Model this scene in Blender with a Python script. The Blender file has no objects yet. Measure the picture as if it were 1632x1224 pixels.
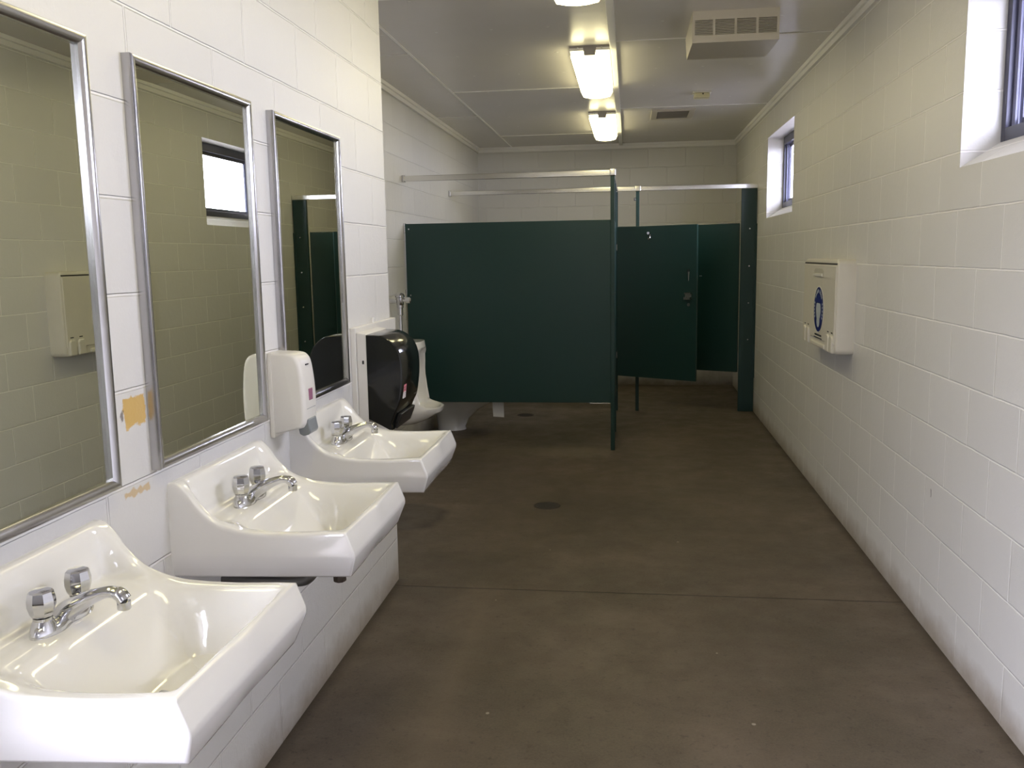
import bpy, bmesh, math, random
from mathutils import Vector, Matrix
random.seed(7)
D = bpy.data
COL = bpy.context.scene.collection
PI = math.pi

# ------------------------------------------------------------------ camera
F_PX, YAW, PITCH, ROLL, CAM_Z = 1425.2, 0.13183, 0.14195, -0.01679, 1.4857
cy_, sy_, cp_, sp_ = math.cos(YAW), math.sin(YAW), math.cos(PITCH), math.sin(PITCH)
fwd = Vector((-sy_ * cp_, cy_ * cp_, -sp_)); rgt = Vector((cy_, sy_, 0)); upv = rgt.cross(fwd)
cr_, sr_ = math.cos(ROLL), math.sin(ROLL)
r2 = rgt * cr_ + upv * sr_; u2 = -rgt * sr_ + upv * cr_
cam = D.objects.new('camera', D.cameras.new('camera')); COL.objects.link(cam)
M = Matrix((r2, u2, -fwd)).transposed().to_4x4(); M.translation = (0, 0, CAM_Z)
cam.matrix_world = M
cam.data.sensor_width = 36.0; cam.data.lens = F_PX * 36.0 / 1632.0
cam.data.clip_start = 0.02; cam.data.clip_end = 200
bpy.context.scene.camera = cam

# ------------------------------------------------------------------ world, exposure
SKY_STRENGTH = 23.0
LAMP_STRENGTH = 7.2
world = D.worlds.new('sky'); bpy.context.scene.world = world; world.use_nodes = True
bg = world.node_tree.nodes['Background']
bg.inputs[0].default_value = (0.765, 0.785, 1.0, 1); bg.inputs[1].default_value = SKY_STRENGTH
vs = bpy.context.scene.view_settings
vs.view_transform = 'Standard'; vs.look = 'None'; vs.exposure = 0.42; vs.gamma = 1.0
vs.use_curve_mapping = False

def portal(name, loc, rot, sx, sy):
    l = D.lights.new(name, 'AREA'); l.shape = 'RECTANGLE'; l.size = sx; l.size_y = sy
    l.cycles.is_portal = True
    o = D.objects.new(name, l); o.location = loc; o.rotation_euler = rot; COL.objects.link(o)

# ------------------------------------------------------------------ room dimensions
XR, XL, XL2 = 1.158, -1.067, -1.711          # right wall, sink wall, far left wall
YC, YB, YF = 3.907, 10.255, -3.20            # end of sink wall, back wall, wall behind
ZC = 2.70; CO = 0.2032
# the two window openings and the doorway beside the camera
W1 = (2.19, 3.42); W0 = (-2.375, -1.145); W2 = (6.755, 7.985); WZ0, WZ1 = 1.770, 2.4384
DOOR_Y = (-0.45, 0.68); DOOR_Z = 2.12
portal('portal_1', (XR + 0.19, sum(W1) / 2, (WZ0 + WZ1) / 2), (0, PI / 2, 0), WZ1 - WZ0, 1.23)
portal('portal_0', (XR + 0.19, sum(W0) / 2, (WZ0 + WZ1) / 2), (0, PI / 2, 0), WZ1 - WZ0, 1.23)
portal('portal_2', (XR + 0.19, sum(W2) / 2, (WZ0 + WZ1) / 2), (0, PI / 2, 0), WZ1 - WZ0, 1.23)
portal('portal_3', (XL - 0.20, sum(DOOR_Y) / 2, DOOR_Z / 2), (0, -PI / 2, 0), DOOR_Z, DOOR_Y[1] - DOOR_Y[0])

# ------------------------------------------------------------------ materials
def mat(name, col, rough=0.5, metal=0.0, **kw):
    m = D.materials.new(name); m.use_nodes = True
    b = m.node_tree.nodes['Principled BSDF']
    b.inputs['Base Color'].default_value = (*col, 1); b.inputs['Roughness'].default_value = rough
    b.inputs['Metallic'].default_value = metal
    for k, v in kw.items(): b.inputs[k.replace('_', ' ')].default_value = v
    return m
def N(m, t, **kw):
    n = m.node_tree.nodes.new(t)
    for k, v in kw.items(): setattr(n, k, v)
    return n
def L(m, a, b): m.node_tree.links.new(a, b)
def math_(m, op, a, b=None, c=None):
    n = N(m, 'ShaderNodeMath', operation=op)
    for i, v in enumerate((a, b, c)):
        if v is None: continue
        if isinstance(v, (int, float)): n.inputs[i].default_value = v
        else: L(m, v, n.inputs[i])
    return n.outputs[0]
def mixc(m, fac, a, b, mode='MIX'):
    n = N(m, 'ShaderNodeMix', data_type='RGBA', blend_type=mode)
    for i, v in ((0, fac), (6, a), (7, b)):
        if isinstance(v, (int, float)): n.inputs[i].default_value = v
        elif isinstance(v, tuple): n.inputs[i].default_value = (*v, 1)
        else: L(m, v, n.inputs[i])
    return n.outputs[2]
def noise(m, vec, scale, detail=3, rough=0.5):
    n = N(m, 'ShaderNodeTexNoise'); n.inputs['Scale'].default_value = scale
    n.inputs['Detail'].default_value = detail; n.inputs['Roughness'].default_value = rough
    if vec is not None: L(m, vec, n.inputs['Vector'])
    return n.outputs['Fac']
def remap(m, v, a, b, c=0.0, d=1.0):
    n = N(m, 'ShaderNodeMapRange'); n.clamp = True; L(m, v, n.inputs[0])
    for i, x in enumerate((a, b, c, d)): n.inputs[i + 1].default_value = x
    return n.outputs[0]
def bump(m, h, dist, strength=1.0, prev=None):
    n = N(m, 'ShaderNodeBump'); n.inputs['Distance'].default_value = dist; n.inputs['Strength'].default_value = strength
    L(m, h, n.inputs['Height'])
    if prev is not None: L(m, prev, n.inputs['Normal'])
    return n.outputs[0]
def box_mask(m, y, z, y0, y1, z0, z1, soft, dist):
    a = math_(m, 'SUBTRACT', math_(m, 'ABSOLUTE', math_(m, 'SUBTRACT', y, (y0 + y1) / 2)), (y1 - y0) / 2)
    b = math_(m, 'SUBTRACT', math_(m, 'ABSOLUTE', math_(m, 'SUBTRACT', z, (z0 + z1) / 2)), (z1 - z0) / 2)
    d = math_(m, 'ADD', math_(m, 'MAXIMUM', a, b), dist)
    return remap(m, d, -soft, soft, 1, 0)

def block_wall(name, off_y, off_x, patches=(), mortar=0.80, depth=0.0055, foot_band=0.045, gamt=0.72):
    """painted concrete block: running bond joints, paint texture, brown band along the floor"""
    m = mat(name, (0.70, 0.68, 0.63), 0.42)
    b = m.node_tree.nodes['Principled BSDF']
    g = N(m, 'ShaderNodeNewGeometry'); sp = N(m, 'ShaderNodeSeparateXYZ'); L(m, g.outputs['Position'], sp.inputs[0])
    sn = N(m, 'ShaderNodeSeparateXYZ'); L(m, g.outputs['True Normal'], sn.inputs[0])
    isx = math_(m, 'GREATER_THAN', math_(m, 'ABSOLUTE', sn.outputs[0]), 0.5)
    uy = math_(m, 'SUBTRACT', sp.outputs[1], off_y); ux = math_(m, 'SUBTRACT', sp.outputs[0], off_x)
    u = math_(m, 'ADD', math_(m, 'MULTIPLY', uy, isx), math_(m, 'MULTIPLY', ux, math_(m, 'SUBTRACT', 1.0, isx)))
    cx = N(m, 'ShaderNodeCombineXYZ'); L(m, math_(m, 'ADD', u, 40 * 0.4064 + 0.0025), cx.inputs[0])
    L(m, math_(m, 'ADD', sp.outputs[2], 20 * CO + 0.0025), cx.inputs[1])
    # slightly wobbly joints
    nz = N(m, 'ShaderNodeTexNoise'); nz.inputs['Scale'].default_value = 9; L(m, g.outputs['Position'], nz.inputs['Vector'])
    vm = N(m, 'ShaderNodeVectorMath', operation='MULTIPLY_ADD'); L(m, nz.outputs['Color'], vm.inputs[0])
    vm.inputs[1].default_value = (0.004, 0.004, 0); L(m, cx.outputs[0], vm.inputs[2])
    br = N(m, 'ShaderNodeTexBrick'); br.offset = 0.5; br.offset_frequency = 2
    br.inputs['Scale'].default_value = 1.0; br.inputs['Brick Width'].default_value = 0.4064
    br.inputs['Row Height'].default_value = CO; br.inputs['Mortar Size'].default_value = 0.0045
    br.inputs['Mortar Smooth'].default_value = 0.55; br.inputs['Bias'].default_value = 0
    L(m, vm.outputs[0], br.inputs['Vector'])
    br.inputs['Color1'].default_value = (0.665, 0.655, 0.625, 1); br.inputs['Color2'].default_value = (0.69, 0.68, 0.65, 1)
    br.inputs['Mortar'].default_value = (mortar, mortar * 0.985, mortar * 0.945, 1)
    col = br.outputs['Color']; mort = br.outputs['Fac']
    blot = noise(m, g.outputs['Position'], 2.2, 3)
    col = mixc(m, remap(m, blot, 0.35, 0.7, 0, 0.10), col, (0.55, 0.54, 0.48))
    # grime at the foot of the wall; BLOCK_B gets a taller, darker band
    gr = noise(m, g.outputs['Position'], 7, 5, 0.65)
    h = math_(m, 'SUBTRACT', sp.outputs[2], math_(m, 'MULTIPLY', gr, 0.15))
    col = mixc(m, remap(m, h, -0.07, foot_band, gamt, 0), col, (0.26, 0.20, 0.13) if gamt < 0.8 else (0.14, 0.115, 0.085))
    wob = math_(m, 'MULTIPLY', math_(m, 'SUBTRACT', noise(m, g.outputs['Position'], 45, 4), 0.5), 0.035)
    for (y0, y1, z0, z1, amt, c) in patches:
        col = mixc(m, math_(m, 'MULTIPLY', box_mask(m, sp.outputs[1], sp.outputs[2], y0, y1, z0, z1, 0.002, wob), amt), col, c)
    L(m, col, b.inputs['Base Color'])
    inv = math_(m, 'SUBTRACT', 1.0, mort)
    n1 = bump(m, inv, depth, 0.9)
    n2 = bump(m, noise(m, g.outputs['Position'], 130, 4, 0.6), 0.0009, 0.8, n1)
    n3 = bump(m, noise(m, g.outputs['Position'], 22, 3), 0.003, 0.5, n2)
    L(m, n3, b.inputs['Normal'])
    return m

BLOCK_L = block_wall('painted block sink wall', 3.907, -1.067,
    patches=[(1.752, 1.835, 1.135, 1.198, 1.0, (0.60, 0.40, 0.13)), (1.735, 1.828, 0.984, 0.997, 0.75, (0.58, 0.40, 0.16)),
             (2.30, 2.32, 0.60, 0.70, 0.45, (0.34, 0.22, 0.15)), (1.742, 1.75, 1.15, 1.17, 0.8, (0.12, 0.09, 0.07))])
BLOCK_R = block_wall('painted block right wall', 3.827, 1.158, patches=[(3.54, 3.55, 0.535, 0.565, 0.8, (0.18, 0.16, 0.16))], mortar=0.90, depth=0.0028)
BLOCK_B = block_wall('painted block back wall', 6.321, -1.214, mortar=0.74, depth=0.004, foot_band=0.15, gamt=0.9)  # brown foot band higher and darker than on the other walls
PORC = mat('white porcelain', (0.84, 0.83, 0.79), 0.07, 0, Specular_IOR_Level=0.6, Coat_Weight=0.6, Coat_Roughness=0.03)
CHROME = mat('chrome', (0.60, 0.60, 0.61), 0.09, 1.0)
DULLCH = mat('brushed stainless', (0.42, 0.41, 0.41), 0.27, 1.0)
TRIMW = mat('white painted trim', (0.84, 0.83, 0.80), 0.4)
MIRROR = mat('mirror glass', (0.78, 0.80, 0.69), 0.004, 1.0)
WHITEPL = mat('white plastic', (0.74, 0.72, 0.67), 0.28)
BLACKPL = mat('smoked black plastic', (0.006, 0.007, 0.007), 0.12, 0, Specular_IOR_Level=0.35, Coat_Weight=0.2, Coat_Roughness=0.05)
DARKPL = mat('black plastic', (0.015, 0.015, 0.015), 0.35)
GREYPL = mat('grey plastic', (0.22, 0.24, 0.25), 0.35)
BCS = mat('cream plastic', (0.66, 0.63, 0.54), 0.38)
BRONZE = mat('dark bronze aluminium', (0.045, 0.046, 0.075), 0.35, 0.3)
ALU = mat('grey aluminium channel', (0.26, 0.27, 0.42), 0.4, 0.2)
DARKIN = mat('dark gap', (0.03, 0.028, 0.025), 0.8)
GALV = mat('dull grey pipe', (0.16, 0.16, 0.155), 0.35, 0.7)
PAPER = mat('paper', (0.75, 0.75, 0.73), 0.8)

def noisy(m, base, amt, scale, rough=None):
    b = m.node_tree.nodes['Principled BSDF']
    g = N(m, 'ShaderNodeNewGeometry')
    f = remap(m, noise(m, g.outputs['Position'], scale, 4, 0.6), 0.3, 0.7, 0, 1)
    L(m, mixc(m, f, tuple(c * (1 - amt) for c in base), tuple(min(1, c * (1 + amt)) for c in base)), b.inputs['Base Color'])
    if rough: L(m, remap(m, f, 0, 1, *rough), b.inputs['Roughness'])
noisy(DULLCH, (0.50, 0.49, 0.49), 0.08, 6, (0.19, 0.25))
noisy(BCS, (0.66, 0.63, 0.54), 0.03, 6)

TEAL = mat('dark green powder coat', (0.0055, 0.036, 0.032), 0.40)
g = N(TEAL, 'ShaderNodeNewGeometry')
L(TEAL, bump(TEAL, noise(TEAL, g.outputs['Position'], 260, 2), 0.0006, 0.5), TEAL.node_tree.nodes['Principled BSDF'].inputs['Normal'])

def floor_mat():
    m = mat('stained concrete', (0.1, 0.08, 0.06), 0.5)
    b = m.node_tree.nodes['Principled BSDF']
    g = N(m, 'ShaderNodeNewGeometry'); P = g.outputs['Position']
    sp = N(m, 'ShaderNodeSeparateXYZ'); L(m, P, sp.inputs[0])
    x, y = sp.outputs[0], sp.outputs[1]
    big = remap(m, noise(m, P, 1.1, 6, 0.65), 0.36, 0.64)
    mid = remap(m, noise(m, P, 5.5, 6, 0.65), 0.3, 0.72)
    fine = remap(m, noise(m, P, 120, 4, 0.7), 0.25, 0.75)
    col = mixc(m, big, (0.066, 0.054, 0.037), (0.142, 0.110, 0.081))
    col = mixc(m, math_(m, 'MULTIPLY', mid, 0.5), col, (0.060, 0.048, 0.034))
    col = mixc(m, math_(m, 'MULTIPLY', fine, 0.42), col, (0.19, 0.152, 0.113))
    # dark specks
    sk = remap(m, noise(m, P, 38, 5, 0.7), 0.57, 0.70, 0, 0.6)
    col = mixc(m, sk, col, (0.035, 0.028, 0.020))
    # worn pale streak by the sinks
    st = math_(m, 'ADD', math_(m, 'ABSOLUTE', math_(m, 'SUBTRACT', math_(m, 'ADD', x, 0.62), math_(m, 'MULTIPLY', math_(m, 'SUBTRACT', y, 2.9), -0.02))),
               math_(m, 'MULTIPLY', noise(m, P, 3.5, 5, 0.6), 0.22))
    sy = remap(m, math_(m, 'ABSOLUTE', math_(m, 'SUBTRACT', y, 3.0)), 0.35, 0.95, 1, 0)
    col = mixc(m, math_(m, 'MULTIPLY', math_(m, 'MULTIPLY', remap(m, st, 0.08, 0.22, 1, 0), sy), 0.42), col, (0.21, 0.165, 0.115))
    # saw cut control joint
    jy = math_(m, 'ABSOLUTE', math_(m, 'SUBTRACT', y, math_(m, 'ADD', 3.819, math_(m, 'MULTIPLY', x, -0.004))))
    jx = math_(m, 'LESS_THAN', x, 1.30)
    joint = math_(m, 'MULTIPLY', remap(m, jy, 0.002, 0.0055, 1, 0), jx)
    col = mixc(m, math_(m, 'MULTIPLY', joint, 0.85), col, (0.016, 0.012, 0.009))
    # dried water ring near the end of the sink wall
    dx = math_(m, 'SUBTRACT', x, -1.32); dy = math_(m, 'SUBTRACT', y, 4.90)
    rr = math_(m, 'SQRT', math_(m, 'ADD', math_(m, 'MULTIPLY', dx, dx), math_(m, 'MULTIPLY', dy, dy)))
    rr = math_(m, 'ADD', rr, math_(m, 'MULTIPLY', math_(m, 'SUBTRACT', noise(m, P, 6, 4), 0.5), 0.14))
    ring = math_(m, 'MULTIPLY', remap(m, math_(m, 'ABSOLUTE', math_(m, 'SUBTRACT', rr, 0.25)), 0.0, 0.05, 1, 0), 0.6)
    col = mixc(m, ring, col, (0.030, 0.026, 0.022))
    col = mixc(m, remap(m, rr, 0.20, 0.26, 0.5, 0), col, (0.06, 0.053, 0.045))
    # grime along the walls
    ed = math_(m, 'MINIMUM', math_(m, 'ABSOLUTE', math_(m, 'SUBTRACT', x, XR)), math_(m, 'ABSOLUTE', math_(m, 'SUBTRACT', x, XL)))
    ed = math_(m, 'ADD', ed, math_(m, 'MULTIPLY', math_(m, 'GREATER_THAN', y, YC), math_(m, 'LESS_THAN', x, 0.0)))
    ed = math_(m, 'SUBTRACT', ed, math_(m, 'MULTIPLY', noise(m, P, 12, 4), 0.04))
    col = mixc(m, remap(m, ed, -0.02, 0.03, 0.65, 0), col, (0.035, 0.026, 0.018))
    # stray paint flecks
    vo = N(m, 'ShaderNodeTexVoronoi'); vo.inputs['Scale'].default_value = 3.4; vo.inputs['Randomness'].default_value = 1.0; L(m, P, vo.inputs['Vector'])
    fl = remap(m, math_(m, 'ADD', vo.outputs['Distance'], math_(m, 'MULTIPLY', noise(m, P, 60, 2), 0.02)), 0.030, 0.035, 0.85, 0)
    col = mixc(m, fl, col, (0.42, 0.38, 0.32))
    L(m, col, b.inputs['Base Color'])
    L(m, remap(m, mid, 0, 1, 0.40, 0.62), b.inputs['Roughness'])
    b.inputs['Specular IOR Level'].default_value = 0.35
    n1 = bump(m, math_(m, 'SUBTRACT', 1.0, joint), 0.004, 0.8)
    L(m, bump(m, noise(m, P, 90, 5, 0.7), 0.0012, 0.6, n1), b.inputs['Normal'])
    return m
FLOOR = floor_mat()

def ceil_mat():
    m = mat('ceiling panel', (0.44, 0.425, 0.40), 0.27)
    b = m.node_tree.nodes['Principled BSDF']
    g = N(m, 'ShaderNodeNewGeometry'); P = g.outputs['Position']
    sp = N(m, 'ShaderNodeSeparateXYZ'); L(m, P, sp.inputs[0])
    def cell(v, off, size):
        w = math_(m, 'DIVIDE', math_(m, 'SUBTRACT', v, off), size)
        return math_(m, 'MULTIPLY', math_(m, 'SUBTRACT', w, math_(m, 'ROUND', w)), size)
    dx = cell(sp.outputs[0], -1.05, 0.305); dy = cell(sp.outputs[1], 5.62, 0.61)
    d = math_(m, 'SQRT', math_(m, 'ADD', math_(m, 'MULTIPLY', dx, dx), math_(m, 'MULTIPLY', dy, dy)))
    dot = remap(m, d, 0.006, 0.011, 1, 0)
    L(m, mixc(m, math_(m, 'MULTIPLY', dot, 0.8), mixc(m, remap(m, noise(m, P, 1.5, 4), 0.3, 0.7), (0.68, 0.655, 0.62), (0.72, 0.695, 0.66)), (0.85, 0.84, 0.8)), b.inputs['Base Color'])
    n1 = bump(m, dot, 0.003, 0.8)
    L(m, bump(m, noise(m, P, 120, 3), 0.0006, 0.6, n1), b.inputs['Normal'])
    return m
CEIL = ceil_mat()

def emit(name, col, s):
    m = D.materials.new(name); m.use_nodes = True
    nt = m.node_tree; nt.nodes.clear()
    o = nt.nodes.new('ShaderNodeOutputMaterial'); e = nt.nodes.new('ShaderNodeEmission')
    e.inputs[0].default_value = (*col, 1); e.inputs[1].default_value = s
    nt.links.new(e.outputs[0], o.inputs[0]); return m
DIFFUSER = emit('glowing acrylic diffuser', (1.0, 0.89, 0.50), LAMP_STRENGTH)

def glass_mat():
    m = D.materials.new('window glass'); m.use_nodes = True
    nt = m.node_tree; nt.nodes.clear()
    o = nt.nodes.new('ShaderNodeOutputMaterial'); t = nt.nodes.new('ShaderNodeBsdfTransparent'); gl = nt.nodes.new('ShaderNodeBsdfGlossy')
    gl.inputs['Roughness'].default_value = 0.02
    mx = nt.nodes.new('ShaderNodeMixShader'); mx.inputs[0].default_value = 0.07
    nt.links.new(t.outputs[0], mx.inputs[1]); nt.links.new(gl.outputs[0], mx.inputs[2])
    nt.links.new(mx.outputs[0], o.inputs[0]); return m
GLASS = glass_mat()

# ------------------------------------------------------------------ mesh helpers
def add_box(bm, x0, x1, y0, y1, z0, z1):
    v = [bm.verts.new(p) for p in ((x0, y0, z0), (x1, y0, z0), (x1, y1, z0), (x0, y1, z0), (x0, y0, z1), (x1, y0, z1), (x1, y1, z1), (x0, y1, z1))]
    for f in ((0, 3, 2, 1), (4, 5, 6, 7), (0, 1, 5, 4), (1, 2, 6, 5), (2, 3, 7, 6), (3, 0, 4, 7)): bm.faces.new([v[i] for i in f])
    return v
def add_prism(bm, pts, a, b, axis):
    """extrude a 2D outline; axis 'y': pts are (x,z); 'x': (y,z); 'z': (x,y)"""
    mk = {'y': lambda p, t: (p[0], t, p[1]), 'x': lambda p, t: (t, p[0], p[1]), 'z': lambda p, t: (p[0], p[1], t)}[axis]
    A = [bm.verts.new(mk(p, a)) for p in pts]; B = [bm.verts.new(mk(p, b)) for p in pts]
    n = len(pts); bm.faces.new(A); bm.faces.new(B[::-1])
    for i in range(n): bm.faces.new((A[i], B[i], B[(i + 1) % n], A[(i + 1) % n]))
def add_lathe(bm, prof, c, axis='z', seg=24):
    """prof: (radius, height) from bottom to top about centre c"""
    rings = []
    for r, h in prof:
        ring = []
        for k in range(seg):
            a = 2 * PI * k / seg; p, q = r * math.cos(a), r * math.sin(a)
            o = {'z': (p, q, h), 'x': (h, p, q), 'y': (q, h, p)}[axis]
            ring.append(bm.verts.new((c[0] + o[0], c[1] + o[1], c[2] + o[2])))
        rings.append(ring)
    for a, b in zip(rings, rings[1:]):
        for k in range(seg): bm.faces.new((a[k], a[(k + 1) % seg], b[(k + 1) % seg], b[k]))
    bm.faces.new(rings[0][::-1]); bm.faces.new(rings[-1])
def add_tube(bm, pts, rad, seg=14, flat=1.0):
    """tube along a path; rad a number or one radius per point; flat squashes the section's second axis"""
    pts = [Vector(p) for p in pts]; n = len(pts)
    if isinstance(rad, (int, float)): rad = [rad] * n
    rings = []; ref = None
    for i, p in enumerate(pts):
        t = (pts[min(i + 1, n - 1)] - pts[max(i - 1, 0)]).normalized()
        if ref is None:
            ref = Vector((0, 1, 0)) if abs(t.y) < 0.9 else Vector((1, 0, 0))
        a = (ref - t * ref.dot(t)).normalized(); ref = a; b = t.cross(a)
        rings.append([bm.verts.new(p + a * rad[i] * math.cos(2 * PI * k / seg) + b * rad[i] * flat * math.sin(2 * PI * k / seg)) for k in range(seg)])
    for A, B in zip(rings, rings[1:]):
        for k in range(seg): bm.faces.new((A[k], A[(k + 1) % seg], B[(k + 1) % seg], B[k]))
    bm.faces.new(rings[0][::-1]); bm.faces.new(rings[-1])
def catmull(P, n=6):
    P = [Vector(p) for p in P]; out = []
    Q = [P[0] * 2 - P[1]] + P + [P[-1] * 2 - P[-2]]
    for i in range(1, len(Q) - 2):
        for k in range(n):
            t = k / n; a, b, c, d = Q[i - 1:i + 3]
            out.append(0.5 * ((2 * b) + (c - a) * t + (2 * a - 5 * b + 4 * c - d) * t * t + (3 * b - a - 3 * c + d) * t ** 3))
    out.append(P[-1]); return out
def obj(name, bm, material, parent=None, smooth=32, bevel=0.0, seg=2, loc=None, bevel_angle=40):
    bmesh.ops.recalc_face_normals(bm, faces=bm.faces)
    if smooth:
        for f in bm.faces: f.smooth = True
        lim = math.radians(smooth)
        for e in bm.edges:
            if len(e.link_faces) == 2 and e.calc_face_angle(0) > lim: e.smooth = False
    me = D.meshes.new(name); bm.to_mesh(me); bm.free()
    me.materials.append(material)
    o = D.objects.new(name, me); COL.objects.link(o)
    if bevel:
        md = o.modifiers.new('bevel', 'BEVEL'); md.width = bevel; md.segments = seg; md.limit_method = 'ANGLE'
        md.angle_limit = math.radians(bevel_angle); md.harden_normals = False
        for p in me.polygons: p.use_smooth = True
        wn = o.modifiers.new('wn', 'WEIGHTED_NORMAL'); wn.keep_sharp = True
        if smooth:
            at = me.attributes.get('sharp_edge')
            if at: me.attributes.remove(at)
    if parent is not None: o.parent = parent
    if loc is not None: o.location = loc
    return o
def B(): return bmesh.new()
def box_obj(name, dims, material, parent=None, bevel=0.0, smooth=32, seg=2):
    bm = B(); add_box(bm, *dims); return obj(name, bm, material, parent, smooth, bevel, seg)
def thing(name, label, cat, loc=(0, 0, 0), group=None, rotz=0):
    o = D.objects.new(name, None); COL.objects.link(o); o.location = loc; o.rotation_euler = (0, 0, rotz)
    o.empty_display_size = 0.1
    o['label'] = label; o['category'] = cat
    if group: o['group'] = group
    return o
def tag(o, label, cat, group=None):
    o['label'] = label; o['category'] = cat
    if group: o['group'] = group
    return o
def struct(o, label=None, cat=None):
    o['kind'] = 'structure'
    if label: o['label'] = label
    if cat: o['category'] = cat
    return o

# ------------------------------------------------------------------ room shell
struct(box_obj('floor', (XL2 - 0.2, XR + 0.2, YF - 0.2, YB + 0.2, -0.12, 0), FLOOR, smooth=0), 'brown stained concrete floor with a saw cut line across it', 'floor')
struct(box_obj('ceiling', (XL2 - 0.2, XR + 0.2, YF - 0.2, YB + 0.2, ZC, ZC + 0.12), CEIL, smooth=0), 'grey painted ceiling panels with screw heads and thin joint strips', 'ceiling')
XO = XR + 0.2032
bm = B()
for a, b in ((YF - 0.2, W0[0]), (W0[1], W1[0]), (W1[1], W2[0]), (W2[1], YB + 0.2)): add_box(bm, XR, XO, a, b, 0, ZC)
for a, b in (W0, W1, W2):
    add_box(bm, XR, XO, a, b, WZ1, ZC)
    add_prism(bm, [(XR, 0), (XO, 0), (XO, 1.852), (XR + 0.13, 1.852), (XR, WZ0)], a, b, 'y')
struct(obj('wall_right', bm, BLOCK_R, smooth=0), 'right wall of white painted concrete block with two high windows', 'wall')
bm = B()      # sink wall: thick block projecting into the room, doorway beside the camera
add_box(bm, XL2, XL, DOOR_Y[1], YC, 0, ZC)
add_box(bm, XL - 0.2032, XL, YF - 0.2, DOOR_Y[0], 0, ZC)
add_box(bm, XL - 0.2032, XL, DOOR_Y[0], DOOR_Y[1], DOOR_Z, ZC)
struct(obj('wall_left', bm, BLOCK_L, smooth=0), 'white painted block wall that carries the sinks and mirrors', 'wall')
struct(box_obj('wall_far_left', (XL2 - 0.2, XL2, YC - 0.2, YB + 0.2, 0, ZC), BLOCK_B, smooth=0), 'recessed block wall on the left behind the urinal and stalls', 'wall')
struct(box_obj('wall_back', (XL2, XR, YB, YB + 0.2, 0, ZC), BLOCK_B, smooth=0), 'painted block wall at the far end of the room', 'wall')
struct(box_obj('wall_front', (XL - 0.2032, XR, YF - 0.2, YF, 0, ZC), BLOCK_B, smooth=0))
# ground outside
GROUND = mat('pale ground outside', (0.13, 0.12, 0.11), 0.9)
struct(box_obj('ground', (-25, 25, -25, 25, -0.5, -0.13), GROUND, smooth=0))

struct(box_obj('added_eave', (XO, XO + 0.55, YF - 0.2, YB + 0.2, 2.56, 2.66), TRIMW, smooth=0))  # unseen overhang, added so the upper window reveals get less sky
# crown trim
def crown(name, pts, axis, a, b):
    bm = B(); add_prism(bm, pts, a, b, axis); struct(obj(name, bm, TRIMW, smooth=0))
z0, z1 = 2.645, ZC
crown('trim_1', [(XR, z0), (XR - 0.018, z0), (XR - 0.018, z0 + 0.03), (XR - 0.03, z0 + 0.033), (XR - 0.034, z1), (XR, z1)], 'y', YF, YB)
crown('trim_2', [(XL2, z0), (XL2 + 0.018, z0), (XL2 + 0.018, z0 + 0.03), (XL2 + 0.03, z0 + 0.033), (XL2 + 0.034, z1), (XL2, z1)], 'y', YC, YB)
crown('trim_3', [(YB, z0), (YB - 0.018, z0), (YB - 0.018, z0 + 0.03), (YB - 0.03, z0 + 0.033), (YB - 0.034, z1), (YB, z1)], 'x', XL2, XR)
crown('trim_4', [(XL, z0), (XL + 0.018, z0), (XL + 0.018, z0 + 0.03), (XL + 0.03, z0 + 0.033), (XL + 0.034, z1), (XL, z1)], 'y', YF, YC - 0.3)
# thin joint strips between the ceiling panels
SX = -1.312
strips = [(SX - 0.007, SX + 0.007, YC - 0.0, YB - 0.03)] + [(SX, -0.12, y - 0.007, y + 0.007) for y in (4.335, 6.785, 9.30)] \
    + [(-0.08, XR - 0.03, y - 0.006, y + 0.006) for y in (2.96, 5.40, 7.82)] + [(XL2 + 0.03, SX, y - 0.004, y + 0.004) for y in (5.48, 7.95)]
for i, (a, b, c, d) in enumerate(strips):
    struct(box_obj('trim_%d' % (5 + i), (a, b, c, d, ZC - 0.004, ZC + 0.002), TRIMW, smooth=0))

# windows
def window(name, ys, label):
    x0 = XR + 0.13; a, b = ys; zb, zt = 1.852, WZ1
    root = thing(name, label, 'window', (x0, (a + b) / 2, zb)); root['kind'] = 'structure'
    inv = lambda o: (setattr(o, 'location', (-x0, -(a + b) / 2, -zb)), o)[1]
    fw = 0.036
    bm = B()
    for d in ((x0, x0 + 0.06, a, a + fw, zb, zt), (x0, x0 + 0.06, b - fw, b, zb, zt), (x0, x0 + 0.06, a + fw, b - fw, zb, zb + 0.045), (x0, x0 + 0.06, a + fw, b - fw, zt - 0.065, zt)): add_box(bm, *d)
    inv(obj('window_frame', bm, BRONZE, root, bevel=0.002))
    bm = B()
    for (p, q) in ((a + fw, a + fw + 0.028), (b - fw - 0.028, b - fw)): add_box(bm, x0 + 0.02, x0 + 0.03, p, q, zb + 0.045, zt - 0.065)
    inv(obj('track', bm, ALU, root))
    mid = (a + b) / 2
    for k, (p, q, dx) in enumerate(((a + fw + 0.026, b - fw - 0.026, 0.034),)):
        s = 0.026; bm = B(); X0, X1 = x0 + dx, x0 + dx + 0.014
        for d in ((X0, X1, p, p + s, zb + 0.045, zt - 0.065), (X0, X1, q - s, q, zb + 0.045, zt - 0.065), (X0, X1, p + s, q - s, zb + 0.045, zb + 0.071), (X0, X1, p + s, q - s, zt - 0.091, zt - 0.065)): add_box(bm, *d)
        sash = inv(obj('sash', bm, BRONZE, root))
        bm = B(); add_box(bm, X0 + 0.005, X0 + 0.009, p + s, q - s, zb + 0.071, zt - 0.091)
        obj('pane', bm, GLASS, sash)
window('window_3', W0, 'high window in right wall behind the doorway')
window('window_1', W1, 'near high window in right wall, cut by the frame at top right')
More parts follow.
